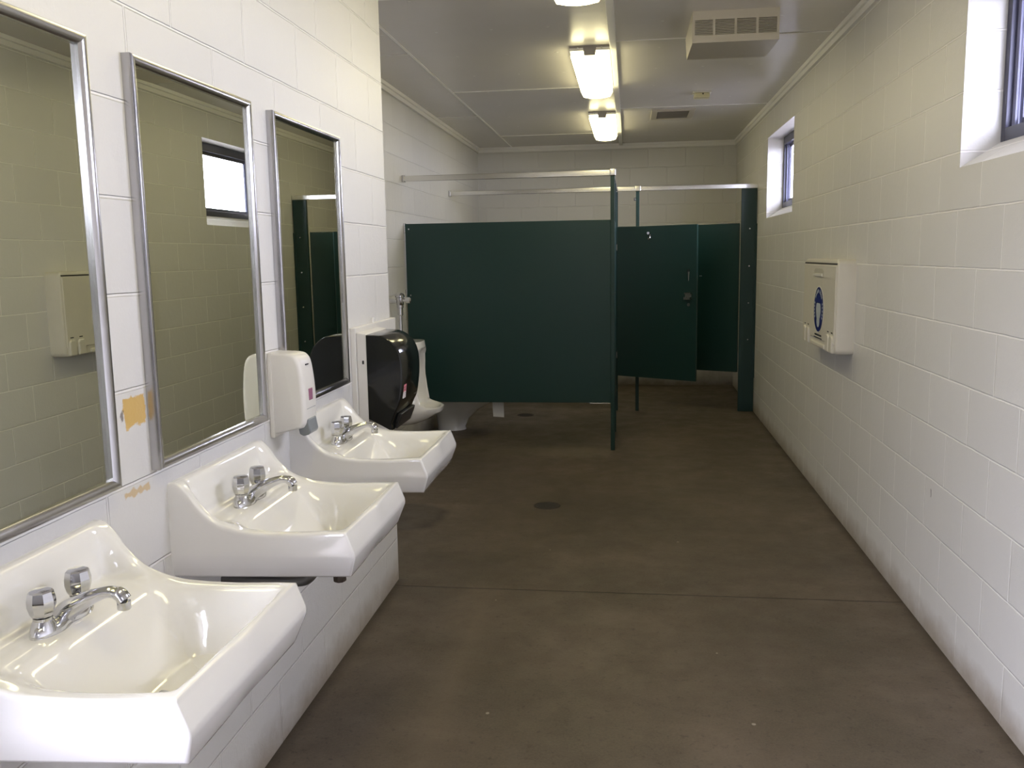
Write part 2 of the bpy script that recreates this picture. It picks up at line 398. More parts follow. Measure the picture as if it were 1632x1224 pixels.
window('window_2', W2, 'far small high window in right wall above the changing station end')

# ------------------------------------------------------------------ ceiling raceway and lights
rw = box_obj('cable_raceway', (-0.118, -0.078, YF, YB - 0.034, ZC - 0.022, ZC), TRIMW, bevel=0.003)
tag(rw, 'long white cable channel running along the middle of the ceiling', 'cable channel')

CAPG = mat('grey metal end plate', (0.30, 0.28, 0.27), 0.5)
def light(y, label, first=None):
    t = thing('ceiling_light', label, 'light', (-0.235, y, ZC), 'fluorescent ceiling lights')
    if first is None:
        box_obj('housing', (-0.118, 0.118, 0, 1.24, -0.028, 0), TRIMW, t, bevel=0.002)
        # wraparound diffuser: sides lean inwards, underside slightly crowned, far end sloped
        bm = B(); rings = []
        for yy, k in ((0.012, 0.92), (0.03, 1.0), (1.20, 1.0), (1.228, 0.9)):
            pr = [(-0.099, -0.022), (-0.113, -0.056), (-0.094, -0.092), (-0.045, -0.102), (0.0, -0.105), (0.045, -0.102), (0.094, -0.092), (0.113, -0.056), (0.099, -0.022)]
            rings.append([bm.verts.new((x, yy, -0.026 + (z + 0.026) * k)) for x, z in pr])
        for A, C in zip(rings, rings[1:]):
            for i in range(8): bm.faces.new((A[i], A[i + 1], C[i + 1], C[i]))
        bm.faces.new(rings[0]); bm.faces.new(rings[-1][::-1])
        obj('diffuser', bm, DIFFUSER, t, smooth=20)
        bm = B(); add_prism(bm, [(-0.040, -0.004), (0.040, -0.004), (0.032, -0.055), (-0.032, -0.055)], -0.004, 0.013, 'y')
        obj('end_plate', bm, CAPG, t, bevel=0.002)
        box_obj('end_strip', (-0.118, 0.118, -0.003, 0.0, -0.012, 0), CAPG, t)
        for sx in (-0.07, 0.07):
            bm = B(); add_lathe(bm, [(0.005, -0.006), (0.005, 0)], (sx, 0, -0.016), 'y', 10); obj('screw', bm, CHROME, t)
    else:
        for ch in first.children:
            c = ch.copy(); COL.objects.link(c); c.parent = t
    return t
l0 = light(5.48, 'middle glowing fluorescent ceiling light, next nearer than the farthest one')
light(7.93, 'farthest glowing fluorescent ceiling light, nearest the back wall', l0)
light(3.03, 'glowing fluorescent ceiling light cut off by the top edge of the photo', l0)
light(0.58, 'fluorescent ceiling light overhead, nearest the doorway', l0)

# ceiling heater box
t = thing('ceiling_heater', 'beige louvred heater box hanging under the ceiling, right of the lights', 'heater', (0.53, 4.84, ZC))
HB = mat('beige enamel', (0.52, 0.48, 0.40), 0.4)
w = 0.215; hh = 0.155
bm = B()     # box, its lower end leaning inwards as in the photo
for d in ((-w, w, 0, 0.02, -0.045, 0), (-w, w, 0, 0.02, -hh, -0.118), (-w, -w + 0.012, 0, 0.02, -0.118, -0.045), (w - 0.012, w, 0, 0.02, -0.118, -0.045)): add_box(bm, *d)
add_box(bm, -w, w, 0.02, 0.03, -hh, 0)
add_prism(bm, [(0.02, 0), (0.60, 0), (0.46, -hh + 0.012), (0.02, -hh)], -w, w, 'x')
obj('housing', bm, HB, t, smooth=0)
box_obj('recess', (-w + 0.012, w - 0.012, 0.012, 0.0195, -0.118, -0.045), DARKIN, t)
for k in range(9):
    z = -0.049 - k * 0.0078
    box_obj('slat', (-w + 0.012, w - 0.012, 0.001, 0.012, z - 0.0036, z), HB, t, smooth=0)
for sx in (-0.107, 0.0, 0.107): box_obj('grille_bar', (sx - 0.006, sx + 0.006, -0.001, 0.012, -0.118, -0.045), HB, t)
# flat ceiling vent
t = thing('ceiling_vent', 'flat metal exhaust vent in the ceiling beside the farthest light', 'vent', (0.37, 8.22, ZC))
bm = B()
for d in ((-0.185, 0.185, -0.27, -0.20, -0.012, 0), (-0.185, 0.185, 0.20, 0.27, -0.012, 0), (-0.185, -0.135, -0.20, 0.20, -0.012, 0), (0.135, 0.185, -0.20, 0.20, -0.012, 0)): add_box(bm, *d)
obj('vent_frame', bm, HB, t, bevel=0.002)
box_obj('duct', (-0.135, 0.135, -0.20, 0.20, -0.003, 0), DARKIN, t)
for k in range(12): box_obj('slat', (-0.135, 0.135, -0.195 + k * 0.034, -0.185 + k * 0.034, -0.010, -0.003), mat('dull slat', (0.20, 0.18, 0.15), 0.5) if k == 0 else D.materials['dull slat'], t)
# detector
t = thing('ceiling_sensor', 'small yellowed sensor box on the ceiling between heater and vent', 'sensor', (0.545, 7.20, ZC))
YEL = mat('yellowed plastic', (0.60, 0.56, 0.36), 0.4)
box_obj('base_plate', (-0.072, 0.068, -0.05, 0.06, -0.008, 0), WHITEPL, t, bevel=0.002)
box_obj('case', (-0.060, 0.056, -0.04, 0.05, -0.045, -0.008), YEL, t, bevel=0.006, seg=3)
bm = B(); add_lathe(bm, [(0.006, -0.0035), (0.006, 0)], (0.005, -0.04, -0.018), 'y', 12); obj('eye', bm, DARKIN, t)

# ------------------------------------------------------------------ mirrors
def mirror(y0, y1, label, rot=0.0):
    zb, zt = 1.022, 1.925; fw = 0.022; dp = 0.026
    t = thing('wall_mirror', label, 'mirror', (XL, (y0 + y1) / 2, zb), 'mirrors over the sinks')
    h = (y1 - y0) / 2; H = zt - zb
    def bar(name, p, q, inward):
        """mitred angle bar, section rounded on the outer face"""
        p, q, inward = Vector(p), Vector(q), Vector(inward)
        d = (q - p).normalized(); bm = B(); secs = [(0, 0), (0, dp - 0.006), (0.003, dp - 0.001), (0.008, dp), (fw - 0.006, dp - 0.003), (fw, dp - 0.008), (fw, dp - 0.014), (fw, 0)]
        A = [bm.verts.new(p + inward * s + d * s + Vector((n, 0, 0))) for s, n in secs]
        C = [bm.verts.new(q + inward * s - d * s + Vector((n, 0, 0))) for s, n in secs]
        for i in range(len(secs)): bm.faces.new((A[i], A[(i + 1) % len(secs)], C[(i + 1) % len(secs)], C[i]))
        bm.faces.new(A[::-1]); bm.faces.new(C)
        return obj(name, bm, DULLCH, t, smooth=40)
    bar('frame_rail', (0, -h, 0), (0, h, 0), (0, 0, 1)); bar('frame_rail', (0, h, H), (0, -h, H), (0, 0, -1))
    bar('frame_stile', (0, -h, H), (0, -h, 0), (0, 1, 0)); bar('frame_stile', (0, h, 0), (0, h, H), (0, -1, 0))
    bm = B(); add_box(bm, -0.002, 0.002, -h + fw - 0.002, h - fw + 0.002, fw - 0.002, H - fw + 0.002)
    g = obj('mirror_glass', bm, MIRROR, t, smooth=0); g.location = (0.0115, 0, 0); g.rotation_euler = (0, 0, rot)
    return t
mirror(1.075, 1.688, 'nearest steel framed mirror, cut by the left edge of the photo', 0.010)
mirror(1.845, 2.456, 'middle steel framed mirror reflecting a window, above the middle sink', 0.002)
mirror(2.612, 3.232, 'farthest steel framed mirror, behind the soap dispenser')

# ------------------------------------------------------------------ sinks
def smooth01(x): x = max(0.0, min(1.0, x)); return x * x * (3 - 2 * x)
def make_sink(yc, label, nut=False):
    t = thing('wall_sink', label, 'sink', (XL, yc, 0.745), 'wall hung porcelain sinks')
    Z0 = 0.745
    rim = catmull([(0, 0.975, 0), (0.022, 0.974, 0), (0.046, 0.950, 0), (0.068, 0.919, 0), (0.105, 0.886, 0), (0.150, 0.868, 0), (0.200, 0.859, 0), (0.290, 0.857, 0), (0.380, 0.861, 0), (0.421, 0.862, 0)], 5)
    inn = catmull([(0, 0.975, 0), (0.020, 0.972, 0), (0.030, 0.940, 0), (0.036, 0.895, 0), (0.048, 0.870, 0), (0.132, 0.862, 0), (0.185, 0.806, 0), (0.250, 0.732, 0), (0.365, 0.752, 0), (0.421, 0.862, 0)], 5)
    # resample the inner profile front part so the basin has a rim at the front
    n = len(rim); NT = 56
    tt = [-1 + 2 * i / NT for i in range(NT + 1)]
    # denser near the edges
    tt = [math.copysign(1 - (1 - abs(a)) ** 1.25, a) for a in tt]
    def hw(v, lvl):   # half width at depth v
        k = v / 0.44
        return {0: 0.244 - 0.014 * k, 1: 0.256 - 0.018 * k, 2: 0.246 - 0.034 * k}[lvl]
    bm = B(); grid = []
    for i in range(n):
        r, q = rim[i], inn[i]; s = i / (n - 1)
        row = []
        edge = 0.935; inner = 0.80 if s < 0.4 else 0.80 - 0.16 * smooth01((s - 0.4) / 0.3)
        for a in tt:
            b = smooth01((edge - abs(a)) / (edge - inner))
            fr = smooth01((0.965 - s) / 0.06) if s > 0.8 else 1.0
            if s > 0.8: b *= max(fr, 0)
            v = r.x + (q.x - r.x) * b; w_ = r.y + (q.y - r.y) * b
            # front edge bows in at the corners of the basin
            row.append(bm.verts.new((v, a * hw(r.x, 0), w_ - Z0)))
        grid.append(row)
    for i in range(n - 1):
        for j in range(NT): bm.faces.new((grid[i][j], grid[i][j + 1], grid[i + 1][j + 1], grid[i + 1][j]))
    ring0 = [grid[i][0] for i in range(n)] + [grid[n - 1][j] for j in range(1, NT)] + [grid[i][NT] for i in range(n - 1, -1, -1)]
    def ring(lvl, vfront, w_):
        out = []
        for v in ring0:
            y, d = v.co.y, v.co.x
            f = d / 0.421
            side = abs(y) / hw(d, 0)
            dd = d * vfront / 0.421
            yy = y / hw(d, 0) * hw(dd, lvl)
            zz = w_ - Z0
            out.append(bm.verts.new((dd, yy, zz)))
        return out
    m_ = len(ring0)
    levels = [ring0]
    def lerp_ring(A, C, k, out=0.0, dz=0.0):
        rg = []
        for p, q in zip(A, C):
            c = p.co.lerp(q.co, k); o = Vector((max(0, c.x - 0.40) * 8, c.y / 0.24, 0)); o.normalize()
            rg.append(bm.verts.new(c + o * out + Vector((0, 0, dz))))
        return rg
    r1 = ring(1, 0.442, 0.806); r2_ = ring(2, 0.420, 0.745)
    top_ = [ring0, lerp_ring(ring0, r1, 0.0, 0.0042, -0.0012), lerp_ring(ring0, r1, 0.0, 0.0066, -0.0050), lerp_ring(ring0, r1, 0.12, 0.0055, -0.004),
            lerp_ring(ring0, r1, 0.85), r1, lerp_ring(r1, r2_, 0.12), lerp_ring(r1, r2_, 0.86), lerp_ring(r1, r2_, 0.97, -0.004), lerp_ring(r1, r2_, 1.0, -0.010)]
    for v in r1: v.co.x -= 0.002 * (v.co.x > 0.2); v.co.y *= 0.994
    for A, C in zip(top_, top_[1:]):
        for i in range(m_ - 1): bm.faces.new((A[i], A[i + 1], C[i + 1], C[i]))
    bmesh.ops.delete(bm, geom=r2_, context='VERTS')
    r2_ = top_[-1]
    # underside bowl
    prev = r2_
    for k, dz in ((0.80, -0.002), (0.52, -0.020), (0.35, -0.028)):
        nx = [bm.verts.new((0.24 + (v.co.x - 0.24) * k, v.co.y * k, dz)) for v in r2_]
        for i in range(m_ - 1): bm.faces.new((prev[i], prev[i + 1], nx[i + 1], nx[i]))
        prev = nx
    bm.faces.new(prev)
    obj('basin', bm, PORC, t, smooth=179)
    # drain flange in the basin
    bm = B(); add_lathe(bm, [(0.028, 0), (0.028, 0.003), (0.020, 0.0035), (0.018, 0.0)], (0.250, 0, -0.0135), 'z', 24)
    obj('drain', bm, CHROME, t)
    # faucet: base plate with two shanks and a long low spout
    zb = 0.864 - Z0
    bm = B(); rings = []
    for z, k in ((-0.003, 1.0), (0.006, 1.0), (0.014, 0.93), (0.020, 0.78), (0.023, 0.5)):
        rg = []
        for a in range(40):
            th = 2 * PI * a / 40; c, s = math.cos(th), math.sin(th)
            y = math.copysign(abs(s) ** 0.8, s) * 0.080
            wdt = 0.0265 - 0.007 * math.exp(-(y / 0.02) ** 2)
            rg.append(bm.verts.new((0.088 + c * wdt * k, y * (1 - (1 - k) * 0.35), zb + z)))
        rings.append(rg)
    for A, C in zip(rings, rings[1:]):
        for i in range(40): bm.faces.new((A[i], A[(i + 1) % 40], C[(i + 1) % 40], C[i]))
    bm.faces.new(rings[0][::-1]); bm.faces.new(rings[-1])
    for sy in (-0.0508, 0.0508):
        add_lathe(bm, [(0.022, 0.010), (0.019, 0.022), (0.0150, 0.030)], (0.088, sy, zb), 'z', 20)
    fa = obj('faucet', bm, CHROME, t, smooth=45)
    path = catmull([(0.086, 0, zb + 0.006), (0.098, 0, zb + 0.024), (0.125, 0, zb + 0.040), (0.152, 0, zb + 0.053), (0.178, 0, zb + 0.061), (0.198, 0, zb + 0.058), (0.207, 0, zb + 0.047)], 5)
    bm = B(); m2 = len(path)
    add_tube(bm, path, [0.0250 - 0.0130 * min(1, i / (m2 * 0.6)) + (0.0015 if i > m2 * 0.75 else 0) for i in range(m2)], 18, 0.85)
    add_lathe(bm, [(0.0105, -0.010), (0.0115, -0.008), (0.0115, 0.004)], (0.205, 0, zb + 0.041), 'z', 18)
    obj('spout', bm, CHROME, fa, smooth=50)
    for sy in (-0.0508, 0.0508):
        bm = B()
        add_lathe(bm, [(0.0150, 0.020), (0.0155, 0.028), (0.0160, 0.034)], (0.088, sy, zb), 'z', 20)
        add_lathe(bm, [(0.0165, 0.036), (0.0195, 0.041), (0.0228, 0.054), (0.0228, 0.064), (0.0200, 0.078), (0.0175, 0.0805), (0.002, 0.0815)], (0.088, sy, zb), 'z', 8)
        obj('handle', bm, CHROME, fa, smooth=22)
    # trap and supply below
    bm = B()
    add_tube(bm, catmull([(0.250, 0, -0.03), (0.248, 0, -0.060), (0.235, 0, -0.082), (0.205, 0, -0.092), (0.12, 0, -0.094), (0.0, 0, -0.094)], 5), 0.0165, 14)
    obj('trap_pipe', bm, GALV, t)
    if nut:
        bm = B(); add_lathe(bm, [(0.013, -0.018), (0.016, -0.015), (0.016, -0.006), (0.012, 0.004)], (0.385, -0.188, 0.0), 'z', 8)
        obj('anchor_nut', bm, mat('rusty brown nut', (0.06, 0.045, 0.032), 0.5, 0.6), t, smooth=20)
    return t
make_sink(1.371, 'nearest white porcelain wall sink, in the lower left corner')
make_sink(2.157, 'middle white porcelain wall sink under the mirror reflecting a window', True)
make_sink(2.914, 'farthest white porcelain wall sink, in front of the black towel dispenser')

# ------------------------------------------------------------------ soap dispenser
t = thing('soap_dispenser', 'white plastic soap dispenser on the wall between two mirrors', 'soap dispenser', (XL, 2.575, 0.955))
bm = B(); add_prism(bm, [(-0.058, 0.002), (0.058, 0.002), (0.058, 0.235), (0.050, 0.258), (-0.050, 0.258), (-0.058, 0.235)], 0, 0.014, 'x')
obj('back_plate', bm, WHITEPL, t, bevel=0.003)
bm = B()   # cover: side profile extruded and strongly rounded
prof = [(0.014, 0.012), (0.085, 0.028), (0.1, 0.034), (0.109, 0.060), (0.1095, 0.140), (0.102, 0.215), (0.090, 0.244), (0.068, 0.254), (0.014, 0.257)]
prof = [(p.x, p.y) for p in catmull([(a, b, 0) for a, b in prof], 3)]
secs = [(-0.056, 0.86), (-0.054, 0.93), (-0.047, 0.985), (-0.034, 1.0), (0.034, 1.0), (0.047, 0.985), (0.054, 0.93), (0.056, 0.86)]
rings = []
for yy, k in secs:
    rings.append([bm.verts.new((0.014 + (x - 0.014) * k, yy, 0.14 + (z - 0.14) * (0.94 + 0.06 * (k - 0.86) / 0.14))) for x, z in prof])
for A, C in zip(rings, rings[1:]):
    for i in range(len(prof)): bm.faces.new((A[i], A[(i + 1) % len(prof)], C[(i + 1) % len(prof)], C[i]))
bm.faces.new(rings[0][::-1]); bm.faces.new(rings[-1])
cv = obj('cover', bm, WHITEPL, t, smooth=50)
box_obj('seam', (0.104, 0.1105, -0.036, 0.036, 0.0865, 0.088), GREYPL, cv)
SOAP = mat('pink soap in window', (0.30, 0.13, 0.20), 0.2)
box_obj('sight_window', (0.100, 0.1108, -0.017, 0.017, 0.110, 0.146), SOAP, t, bevel=0.002)
bm = B()
for k, yy in enumerate((-0.010, -0.004, 0.002, 0.008)):
    add_box(bm, 0.098, 0.1048, yy - 0.0018, yy + 0.0018, 0.2165 + 0.001 * (k % 2), 0.2205)
obj('maker_mark', bm, DARKPL, cv)
bm = B(); add_prism(bm, [(0.078, 0.034), (0.108, 0.058), (0.112, 0.052), (0.118, 0.018), (0.112, 0.009), (0.094, 0.004), (0.082, 0.010)], -0.035, 0.035, 'y')
obj('push_lever', bm, GREYPL, t, bevel=0.004, seg=3)

# ------------------------------------------------------------------ paper towel dispenser
t = thing('towel_dispenser', 'black smoked paper towel dispenser with white back, beyond the farthest sink', 'towel dispenser', (XL, 3.475, 0.82))
h = 0.148
bm = B(); add_prism(bm, [(0.0225, 0.03), (0.062, 0.03), (0.062, 0.378), (0.0225, 0.384)], -h, h, 'y')
hs = obj('housing', bm, WHITEPL, t, bevel=0.004)
box_obj('key_slot', (0.044, 0.051, -h - 0.001, -h + 0.004, 0.262, 0.276), DARKPL, hs)
prof = catmull([(0.062, 0.375, 0), (0.120, 0.371, 0), (0.158, 0.352, 0), (0.186, 0.318, 0), (0.199, 0.272, 0), (0.200, 0.20, 0), (0.188, 0.115, 0), (0.172, 0.078, 0)], 5)
prof = [(p.x, p.y) for p in prof] + [(0.172, 0.078), (0.150, 0.026), (0.150, 0.0), (0.062, 0.045)]
bm = B(); rings = []
cl = sorted(set([(0.062, 0.375)]))
for yy, k in ((-h, 0.955), (-h + 0.003, 0.985), (-h + 0.010, 1.0), (h - 0.010, 1.0), (h - 0.003, 0.985), (h, 0.955)):
    rings.append([bm.verts.new((0.062 + (x - 0.062) * k, yy, 0.2 + (z - 0.2) * (0.985 + 0.015 * (k - 0.955) / 0.045))) for x, z in prof])
for A, C in zip(rings, rings[1:]):
    for i in range(len(prof)): bm.faces.new((A[i], A[(i + 1) % len(prof)], C[(i + 1) % len(prof)], C[i]))
bm.faces.new(rings[0][::-1]); bm.faces.new(rings[-1])
cover = obj('cover', bm, BLACKPL, t, smooth=30)
bm = B(); add_prism(bm, [(0.150, 0.004), (0.150, 0.024), (0.166, 0.062), (0.182, 0.060), (0.178, 0.045), (0.160, 0.0)], -0.10, 0.12, 'y')
obj('feed_lever', bm, DARKPL, t, bevel=0.003)
PINK = mat('pink sticker', (0.66, 0.20, 0.24), 0.5)
bm = B(); add_box(bm, 0.1995, 0.2015, -0.115, -0.075, 0.150, 0.178)
l1 = obj('sticker', bm, PINK, cover); l1.rotation_euler = (0, 0.12, 0); l1.location = (-0.023, 0, 0.024)
bm = B(); add_box(bm, 0.1995, 0.2015, -0.115, -0.075, 0.124, 0.149)
l2 = obj('sticker', bm, PAPER, cover); l2.rotation_euler = (0, 0.12, 0); l2.location = (-0.023, 0, 0.024)
bm = B()
for k in range(3): add_box(bm, 0.2000, 0.2020, -0.111, -0.080, 0.128 + k * 0.007, 0.1305 + k * 0.007)
for k in range(2): add_box(bm, 0.2000, 0.2020, -0.111, -0.082, 0.156 + k * 0.009, 0.160 + k * 0.009)
l3 = obj('sticker_print', bm, mat('faded print', (0.22, 0.10, 0.12), 0.6), cover); l3.rotation_euler = (0, 0.12, 0); l3.location = (-0.023, 0, 0.024)

bd = box_obj('backing_board', (XL, XL + 0.022, 3.322, 3.925, 0.835, 1.222), WHITEPL, bevel=0.003)
tag(bd, 'white painted board on the wall end behind the black towel dispenser', 'board')
bm = B(); add_lathe(bm, [(0.004, 0), (0.004, 0.016), (0.007, 0.018), (0.006, 0.022)], (XL + 0.012, 3.60, 1.222), 'z', 12)
hk = obj('peg', bm, TRIMW, bd)
# ------------------------------------------------------------------ urinal
UY = 6.20
t = thing('urinal', 'white wall urinal half hidden behind the towel dispenser', 'urinal', (XL2, UY, 0.30))
bm = B(); rows = []
# outer shell as horizontal sections (z, depth, half width), open hollow in front
for z, d, hwid in ((0.60, 0.255, 0.165), (0.56, 0.262, 0.168), (0.40, 0.275, 0.172), (0.25, 0.295, 0.178), (0.165, 0.315, 0.180), (0.13, 0.385, 0.182), (0.10, 0.380, 0.175), (0.05, 0.300, 0.150), (0.01, 0.20, 0.105), (0.0, 0.14, 0.08)):
    row = []
    for k in range(25):
        a = PI * k / 24; c, s = math.cos(a), math.sin(a)
        row.append(bm.verts.new((d * (abs(s) ** 0.55), hwid * (math.copysign(abs(c) ** 0.6, c)), z)))
    rows.append(row)
for A, C in zip(rows, rows[1:]):
    for k in range(24): bm.faces.new((A[k], A[k + 1], C[k + 1], C[k]))
bm.faces.new(rows[0]); bm.faces.new(rows[-1][::-1])
# hollow: cut the inner bowl by a recessed surface in front
inner = []
for z, d, hwid in ((0.50, 0.272, 0.105), (0.40, 0.282, 0.125), (0.25, 0.300, 0.132), (0.16, 0.322, 0.135), (0.137, 0.375, 0.120)):
    pass
ush = obj('bowl', bm, PORC, t, smooth=40)
cut = B(); rows = []
for z, d0, d1, hwid in ((0.55, 0.20, 0.5, 0.09), (0.50, 0.10, 0.5, 0.125), (0.35, 0.07, 0.5, 0.145), (0.18, 0.08, 0.5, 0.150), (0.135, 0.10, 0.368, 0.150), (0.08, 0.14, 0.30, 0.10)):
    row = []
    for k in range(24):
        a = 2 * PI * k / 24
        row.append(cut.verts.new(((d0 + d1) / 2 + (d1 - d0) / 2 * math.cos(a), hwid * math.sin(a), z)))
    rows.append(row)
for A, C in zip(rows, rows[1:]):
    for k in range(24): cut.faces.new((A[k], A[(k + 1) % 24], C[(k + 1) % 24], C[k]))
cut.faces.new(rows[0]); cut.faces.new(rows[-1][::-1])
bmesh.ops.recalc_face_normals(cut, faces=cut.faces)
cme = D.meshes.new('hollow_shape'); cut.to_mesh(cme); cut.free()
co = D.objects.new('hollow_shape', cme); COL.objects.link(co); co.parent = t
md = ush.modifiers.new('hollow', 'BOOLEAN'); md.operation = 'DIFFERENCE'; md.object = co; md.solver = 'EXACT'
bpy.context.view_layer.update()
dg = bpy.context.evaluated_depsgraph_get(); newm = D.meshes.new_from_object(ush.evaluated_get(dg))
ush.modifiers.clear(); ush.data = newm; D.objects.remove(co); D.meshes.remove(cme)
for p in newm.polygons: p.use_smooth = True

def flush_valve(parent, x, y, z, drop):
    bm = B()
    add_lathe(bm, [(0.034, 0), (0.034, 0.006), (0.018, 0.012), (0.016, x)], (0, y, z), 'x', 20)
    add_lathe(bm, [(0.024, -0.030), (0.027, -0.024), (0.027, 0.022), (0.034, 0.026), (0.034, 0.040), (0.026, 0.050), (0.010, 0.056)], (x, y, z), 'z', 20)
    fv = obj('flush_valve', bm, CHROME, parent, smooth=35)
    bm = B()
    add_lathe(bm, [(0.012, 0.0), (0.013, 0.03), (0.021, 0.032), (0.022, 0.062), (0.014, 0.070)], (x + 0.012, y, z + 0.004), 'x', 18)
    obj('handle', bm, CHROME, fv, smooth=35)
    bm = B(); add_lathe(bm, [(0.0125, -drop), (0.0125, -0.105), (0.019, -0.10), (0.019, -0.05), (0.023, -0.048), (0.023, -0.030)], (x, y, z), 'z', 18)
    obj('flush_tube', bm, CHROME, fv, smooth=35)
flush_valve(t, 0.098, 0, 0.885, 0.29)

# ------------------------------------------------------------------ toilet in the near stall
t = thing('toilet', 'dim white toilet seen under the green panel of the near stall', 'toilet', (XL2, 7.56, 0))
bm = B(); rows = []
for z, x0, x1, hwid in ((0.0, 0.05, 0.30, 0.105), (0.03, 0.05, 0.295, 0.10), (0.10, 0.04, 0.33, 0.092), (0.18, 0.03, 0.42, 0.11), (0.26, 0.02, 0.56, 0.145), (0.33, 0.0, 0.66, 0.178), (0.385, 0.0, 0.69, 0.185), (0.395, 0.01, 0.68, 0.178)):
    rows.append([bm.verts.new(((x0 + x1) / 2 + (x1 - x0) / 2 * math.copysign(abs(math.cos(2 * PI * k / 32)) ** 0.85, math.cos(2 * PI * k / 32)), hwid * math.sin(2 * PI * k / 32), z)) for k in range(32)])
for A, C in zip(rows, rows[1:]):
    for k in range(32): bm.faces.new((A[k], A[(k + 1) % 32], C[(k + 1) % 32], C[k]))
bm.faces.new(rows[0][::-1]); bm.faces.new(rows[-1])
obj('bowl', bm, PORC, t, smooth=40)
bm = B()
ro = [(0.22 + 0.23 * (1 + math.cos(2 * PI * k / 32)), 0.18 * math.sin(2 * PI * k / 32)) for k in range(6, 27)]
pts = [(0.455 + 0.235 * math.cos(2 * PI * k / 40), 0.182 * math.sin(2 * PI * k / 40)) for k in range(40)]
ins = [(0.465 + 0.165 * math.cos(2 * PI * k / 40), 0.112 * math.sin(2 * PI * k / 40)) for k in range(40)]
V = [[bm.verts.new((x, y, z)) for x, y in P] for P, z in ((pts, 0.396), (pts, 0.415), (ins, 0.415), (ins, 0.396))]
for q in range(4):
    A, C = V[q], V[(q + 1) % 4]
    for k in range(40): bm.faces.new((A[k], A[(k + 1) % 40], C[(k + 1) % 40], C[k]))
obj('seat', bm, DARKPL, t, smooth=40)
flush_valve(t, 0.10, 0, 0.72, 0.33)

# toilet paper hanging behind the near panel
t = thing('toilet_paper_holder', 'toilet roll holder behind the near green panel, paper tail hanging below it', 'toilet paper', (-1.035, 6.782, 0.46))
box_obj('bracket', (-0.075, 0.075, 0.001, 0.03, 0.02, 0.16), DULLCH, t, bevel=0.003)
bm = B(); add_lathe(bm, [(0.055, -0.052), (0.055, 0.052)], (0, 0.09, 0.09), 'x', 28); obj('roll', bm, PAPER, t)
bm = B(); add_box(bm, -0.052, 0.048, 0.1435, 0.1445, -0.24, 0.10)
for v in bm.verts:
    if v.co.z < 0 and v.co.x < 0: v.co.x += 0.014; v.co.z += 0.006
obj('paper_tail', bm, PAPER, t)
bm = B(); add_lathe(bm, [(0.006, -0.07), (0.006, 0.07)], (0, 0.09, 0.09), 'x', 12); add_box(bm, -0.072, -0.066, 0.02, 0.096, 0.08, 0.10); add_box(bm, 0.066, 0.072, 0.02, 0.096, 0.08, 0.10)
obj('spindle', bm, CHROME, t)

# ------------------------------------------------------------------ toilet stalls
PZ0, PZ1 = 0.368, 1.742
FX = -0.125
ALRAIL = mat('bright aluminium rail', (0.66, 0.65, 0.62), 0.22, 1.0)
def panel(name, p, q, z0, z1, th, parent, ground=0.0, bevel=0.003, material=TEAL):
    """upright slab from p to q (plan points), thickness th"""
    p, q = Vector((*p, 0)), Vector((*q, 0)); d = (q - p).normalized(); n = Vector((-d.y, d.x, 0)) * th / 2
    bm = B(); vs_ = []
    for z in (z0, z1):
        for c in (p - n, q - n, q + n, p + n): vs_.append(bm.verts.new((c.x, c.y, z)))
    for f in ((0, 3, 2, 1), (4, 5, 6, 7), (0, 1, 5, 4), (1, 2, 6, 5), (2, 3, 7, 6), (3, 0, 4, 7)): bm.faces.new([vs_[i] for i in f])
    return obj(name, bm, material, parent, bevel=bevel)
def dot(parent, p, n, r=0.007):
    bm = B(); ax = 'y' if abs(n[1]) > 0.5 else 'x'; s = n[1] if ax == 'y' else n[0]
    add_lathe(bm, [(r, 0), (r * 0.7, 0.003 * s)], p, ax, 10); return obj('screw', bm, CHROME, parent)
Y1 = 6.77; Y2 = 8.54
s1 = thing('toilet_stall', 'near dark green toilet stall with large side panel and outward swung door', 'toilet stall', (0, 0, 0), 'dark green toilet stalls')
sp_ = panel('side_panel', (XL2 + 0.012, Y1), (FX - 0.016, Y1), PZ0, PZ1, 0.025, s1)
panel('post', (FX - 0.016, Y1), (FX + 0.016, Y1), 0, 2.06, 0.032, s1)
panel('post', (FX, 7.47), (FX, 7.502), 0, 2.06, 0.032, s1)
panel('post', (FX, Y2 - 0.016), (FX, Y2 + 0.016), 0, 2.06, 0.032, s1)
panel('front_panel', (FX, Y1 + 0.017), (FX, 7.469), PZ0, PZ1, 0.025, s1)
panel('head_rail', (XL2, Y1), (FX - 0.017, Y1), 2.060, 2.100, 0.030, s1, material=ALRAIL)
panel('head_rail', (FX, Y1 + 0.020), (FX, Y2 - 0.017), 2.064, 2.098, 0.028, s1, material=ALRAIL)
panel('rail_cap', (FX - 0.022, Y1), (FX + 0.022, Y1), 2.058, 2.108, 0.044, s1, material=ALRAIL, bevel=0.006)
panel('edge_strip', (-0.30, Y1), (FX - 0.02, Y1), PZ0 - 0.012, PZ0, 0.018, s1, material=DULLCH)
for z in (PZ0 + 0.1, 1.2, PZ1 - 0.04):
    box_obj('wall_bracket', (XL2, XL2 + 0.014, Y1 - 0.022, Y1 + 0.022, z - 0.03, z + 0.045), DULLCH, s1, bevel=0.002)
    dot(s1, (XL2 + 0.04, Y1 - 0.0125, z), (0, -1, 0))
for z in (0.06, 1.2): dot(s1, (FX + 0.016, Y1, z), (1, 0, 0), 0.006)
bm = B(); add_box(bm, XL2, XL2 + 0.02, Y1 - 0.022, Y1 + 0.022, 2.055, 2.105); obj('rail_bracket', bm, DULLCH, s1, bevel=0.002)
